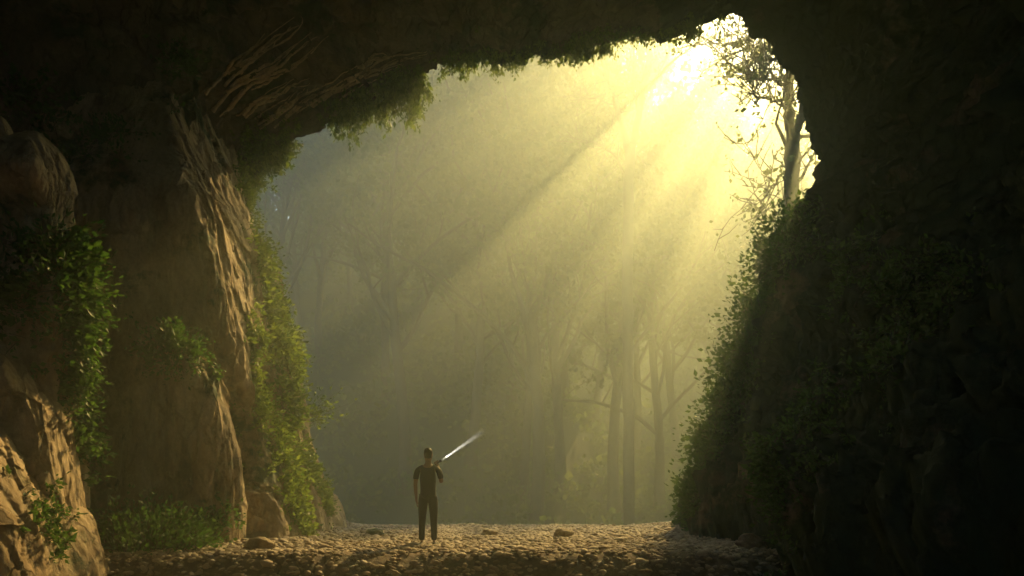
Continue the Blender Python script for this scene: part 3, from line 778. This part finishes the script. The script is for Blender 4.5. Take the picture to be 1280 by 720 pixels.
# bent right arm holding the torch at the shoulder
HX = Vector((.150, .11, 1.475))
rs = B.chain(che, [((.13, 0, 1.385), .05), ((.185, 0, 1.365), .052), ((.222, .0, 1.25), .046), ((.238, .02, 1.135), .040), ((.228, .075, 1.22), .037), ((.195, .105, 1.33), .032), ((.172, .108, 1.40), .025)])
pr_ = B.chain(rs, [((.162, .108, 1.435), (.030, .022)), ((.156, .106, 1.465), (.034, .020))])
BD = Vector((.74, .42, .56)).normalized()            # beam direction
for k, (a0, l) in enumerate([(.028, .07), (.010, .075), (-.008, .072), (-.025, .058)]):
    b0 = HX+BD*a0*1.0+Vector((-.02, -.002, .005))
    B.chain(pr_, [(tuple(b0), .0095), (tuple(b0+Vector((-.004, -.025, .024))), .0088), (tuple(b0+Vector((.018, -.042, .030))), .008), (tuple(b0+Vector((.036, -.032, .012))), .0075)])
B.chain(rs, [((.182, .125, 1.44), .012), ((.176, .138, 1.468), .0105), ((.160, .140, 1.485), .009)])
# legs
for s in (-1, 1):
    B.chain(pel, [((s*.085, 0, .86), (.065, .065)), ((s*.098, .005, .66), .062), ((s*.100, .01, .48), .050), ((s*.104, -.01, .32), .048), ((s*.108, -.015, .11), .030), ((s*.112, .0, .055), .022), ((s*.120, .08, .04), .018), ((s*.128, .13, .035), .014)])
# nose and ears
B.chain(hd-1, [((.005, .118, 1.625), .012)]); B.chain(hd-1, [((-.076, .015, 1.625), .012)]); B.chain(hd-1, [((.084, .015, 1.625), .012)])
PY = 14.7; PXw = (535-640)/F*PY; PZ = float(ground_z(PXw, PY))-.015
person = B.build('person', M_skin); person.location = (PXw, PY, PZ)
person.scale = (1.03, 1.03, 1.03)
tag(person, 'man in dark t-shirt and trousers seen from behind, one arm raised to the shoulder', 'person')
T = Sk(); a = T.add((0, 0, .79), (.160, .120)); b = T.chain(a, [((0, 0, .89), (.158, .118)), ((0, 0, 1.03), (.142, .100)), ((0, 0, 1.20), (.168, .115)), ((0, -.005, 1.35), (.160, .098)), ((0, -.002, 1.45), (.088, .075))])
c = b-1
T.chain(c, [((-.12, 0, 1.392), .062), ((-.182, 0, 1.362), .060), ((-.212, -.003, 1.25), .058), ((-.222, 0, 1.165), .056)])
T.chain(c, [((.12, 0, 1.392), .062), ((.182, 0, 1.362), .060), ((.220, .0, 1.26), .058), ((.234, .012, 1.18), .056)])
T.build('t_shirt', M_shirt, person)
Q = Sk(); a = Q.add((0, 0, .97), (.140, .100))
for s in (-1, 1):
    Q.chain(a, [((s*.08, 0, .85), (.098, .10)), ((s*.098, .005, .66), .086), ((s*.102, .01, .47), .070), ((s*.108, -.005, .28), .062), ((s*.112, -.005, .09), .058)])
Q.build('trousers', M_trs, person)
for s in (-1, 1):
    S = Sk(); a = S.add((s*.112, -.045, .035), (.036, .032)); S.chain(a, [((s*.116, .02, .042), (.042, .04)), ((s*.124, .10, .03), (.045, .028)), ((s*.134, .17, .025), (.036, .022))])
    S.build('shoe', M_shoe, person)
H = Sk(); a = H.add((.002, -.012, 1.535), (.060, .050)); H.chain(a, [((.003, -.008, 1.62), (.088, .082)), ((.004, .006, 1.695), (.084, .090)), ((.004, .03, 1.742), (.056, .066))])
H.build('hair', M_hair, person)
for s in (-1, 1):
    v = ico_v*.011+np.array([.004+s*.03, .104, 1.655]); mesh_np('eye', v, ico_f, plain('eye', (.6, .6, .58), .3), person)
# torch: tube body, flared head, lens, and its own light
tp = Vector(person.location)+HX*1.03
fl = empty('flashlight', tuple(tp), 'small dark flashlight held at shoulder height, lit and pointing up to the right', 'flashlight')
fl.rotation_euler = BD.to_track_quat('Z', 'Y').to_euler()
def lathe(name, prof, mat, par, sides=24):
    a = np.linspace(0, 2*np.pi, sides, endpoint=False)
    V = np.array([[(r*math.cos(t), r*math.sin(t), z) for t in a] for r, z in prof]).reshape(-1, 3)
    return mesh_np(name, V, grid_faces(len(prof), sides, wrap=True), mat, par)
lathe('barrel', [(.001, -.045), (.014, -.045), (.015, -.042), (.015, .05), (.014, .055)], M_metal, fl)
lathe('head', [(.014, .053), (.024, .075), (.026, .08), (.026, .10), (.023, .101), (.021, .094)], M_metal, fl)
em = bpy.data.materials.new('torch lens'); em.use_nodes = True; eb = em.node_tree.nodes['Principled BSDF']
eb.inputs['Emission Color'].default_value = (1, .97, .85, 1); eb.inputs['Emission Strength'].default_value = 30
lathe('lens', [(.0005, .095), (.012, .0955), (.0215, .094)], em, fl)
sl = bpy.data.lights.new('torch_light', 'SPOT'); slo = bpy.data.objects.new('torch_light', sl); COL.objects.link(slo); slo.parent = fl
slo.location = (0, 0, .104); slo.rotation_euler = (math.pi, 0, 0)
sl.energy = 420; sl.color = (1, .96, .85); sl.spot_size = math.radians(9); sl.spot_blend = .8; sl.shadow_soft_size = .015

# added cone of thicker haze, shaped and faded to draw the torch beam
bmat = bpy.data.materials.new('beam haze'); bmat.use_nodes = True; n = bmat.node_tree.nodes; n.clear()
bo = n.new('ShaderNodeOutputMaterial'); bv = n.new('ShaderNodeVolumePrincipled'); bv.inputs['Density'].default_value = 1.0
bv.inputs['Anisotropy'].default_value = 0.0; bv.inputs['Color'].default_value = (.95, .95, .92, 1)
bmat.node_tree.links.new(bv.outputs[0], bo.inputs['Volume'])
tc = n.new('ShaderNodeTexCoord'); spx = n.new('ShaderNodeSeparateXYZ'); lk = bmat.node_tree.links; lk.new(tc.outputs['Object'], spx.inputs[0])
fz = n.new('ShaderNodeMapRange'); fz.inputs[1].default_value = .1; fz.inputs[2].default_value = 1.25; fz.inputs[3].default_value = 1.5; fz.inputs[4].default_value = 0.0
lk.new(spx.outputs[2], fz.inputs[0]); cb = n.new('ShaderNodeCombineXYZ'); lk.new(spx.outputs[0], cb.inputs[0]); lk.new(spx.outputs[1], cb.inputs[1])
ln_ = n.new('ShaderNodeVectorMath'); ln_.operation = 'LENGTH'; lk.new(cb.outputs[0], ln_.inputs[0])
wr = n.new('ShaderNodeMath'); wr.operation = 'MULTIPLY_ADD'; wr.inputs[1].default_value = .062; wr.inputs[2].default_value = .012; lk.new(spx.outputs[2], wr.inputs[0])
dv = n.new('ShaderNodeMath'); dv.operation = 'DIVIDE'; lk.new(ln_.outputs['Value'], dv.inputs[0]); lk.new(wr.outputs[0], dv.inputs[1])
fr = n.new('ShaderNodeMapRange'); fr.interpolation_type = 'SMOOTHSTEP'; fr.inputs[1].default_value = 0.1; fr.inputs[2].default_value = 1.0; fr.inputs[3].default_value = 1.0; fr.inputs[4].default_value = 0.0
lk.new(dv.outputs[0], fr.inputs[0]); ml = n.new('ShaderNodeMath'); ml.operation = 'MULTIPLY'; lk.new(fz.outputs[0], ml.inputs[0]); lk.new(fr.outputs[0], ml.inputs[1])
lk.new(ml.outputs[0], bv.inputs['Density'])
def beam():
    prof = [(.0005, .106), (.0186, .106), (.090, 1.25), (.0005, 1.25)]
    return lathe('light_beam', prof, bmat, fl, 20)
beam()
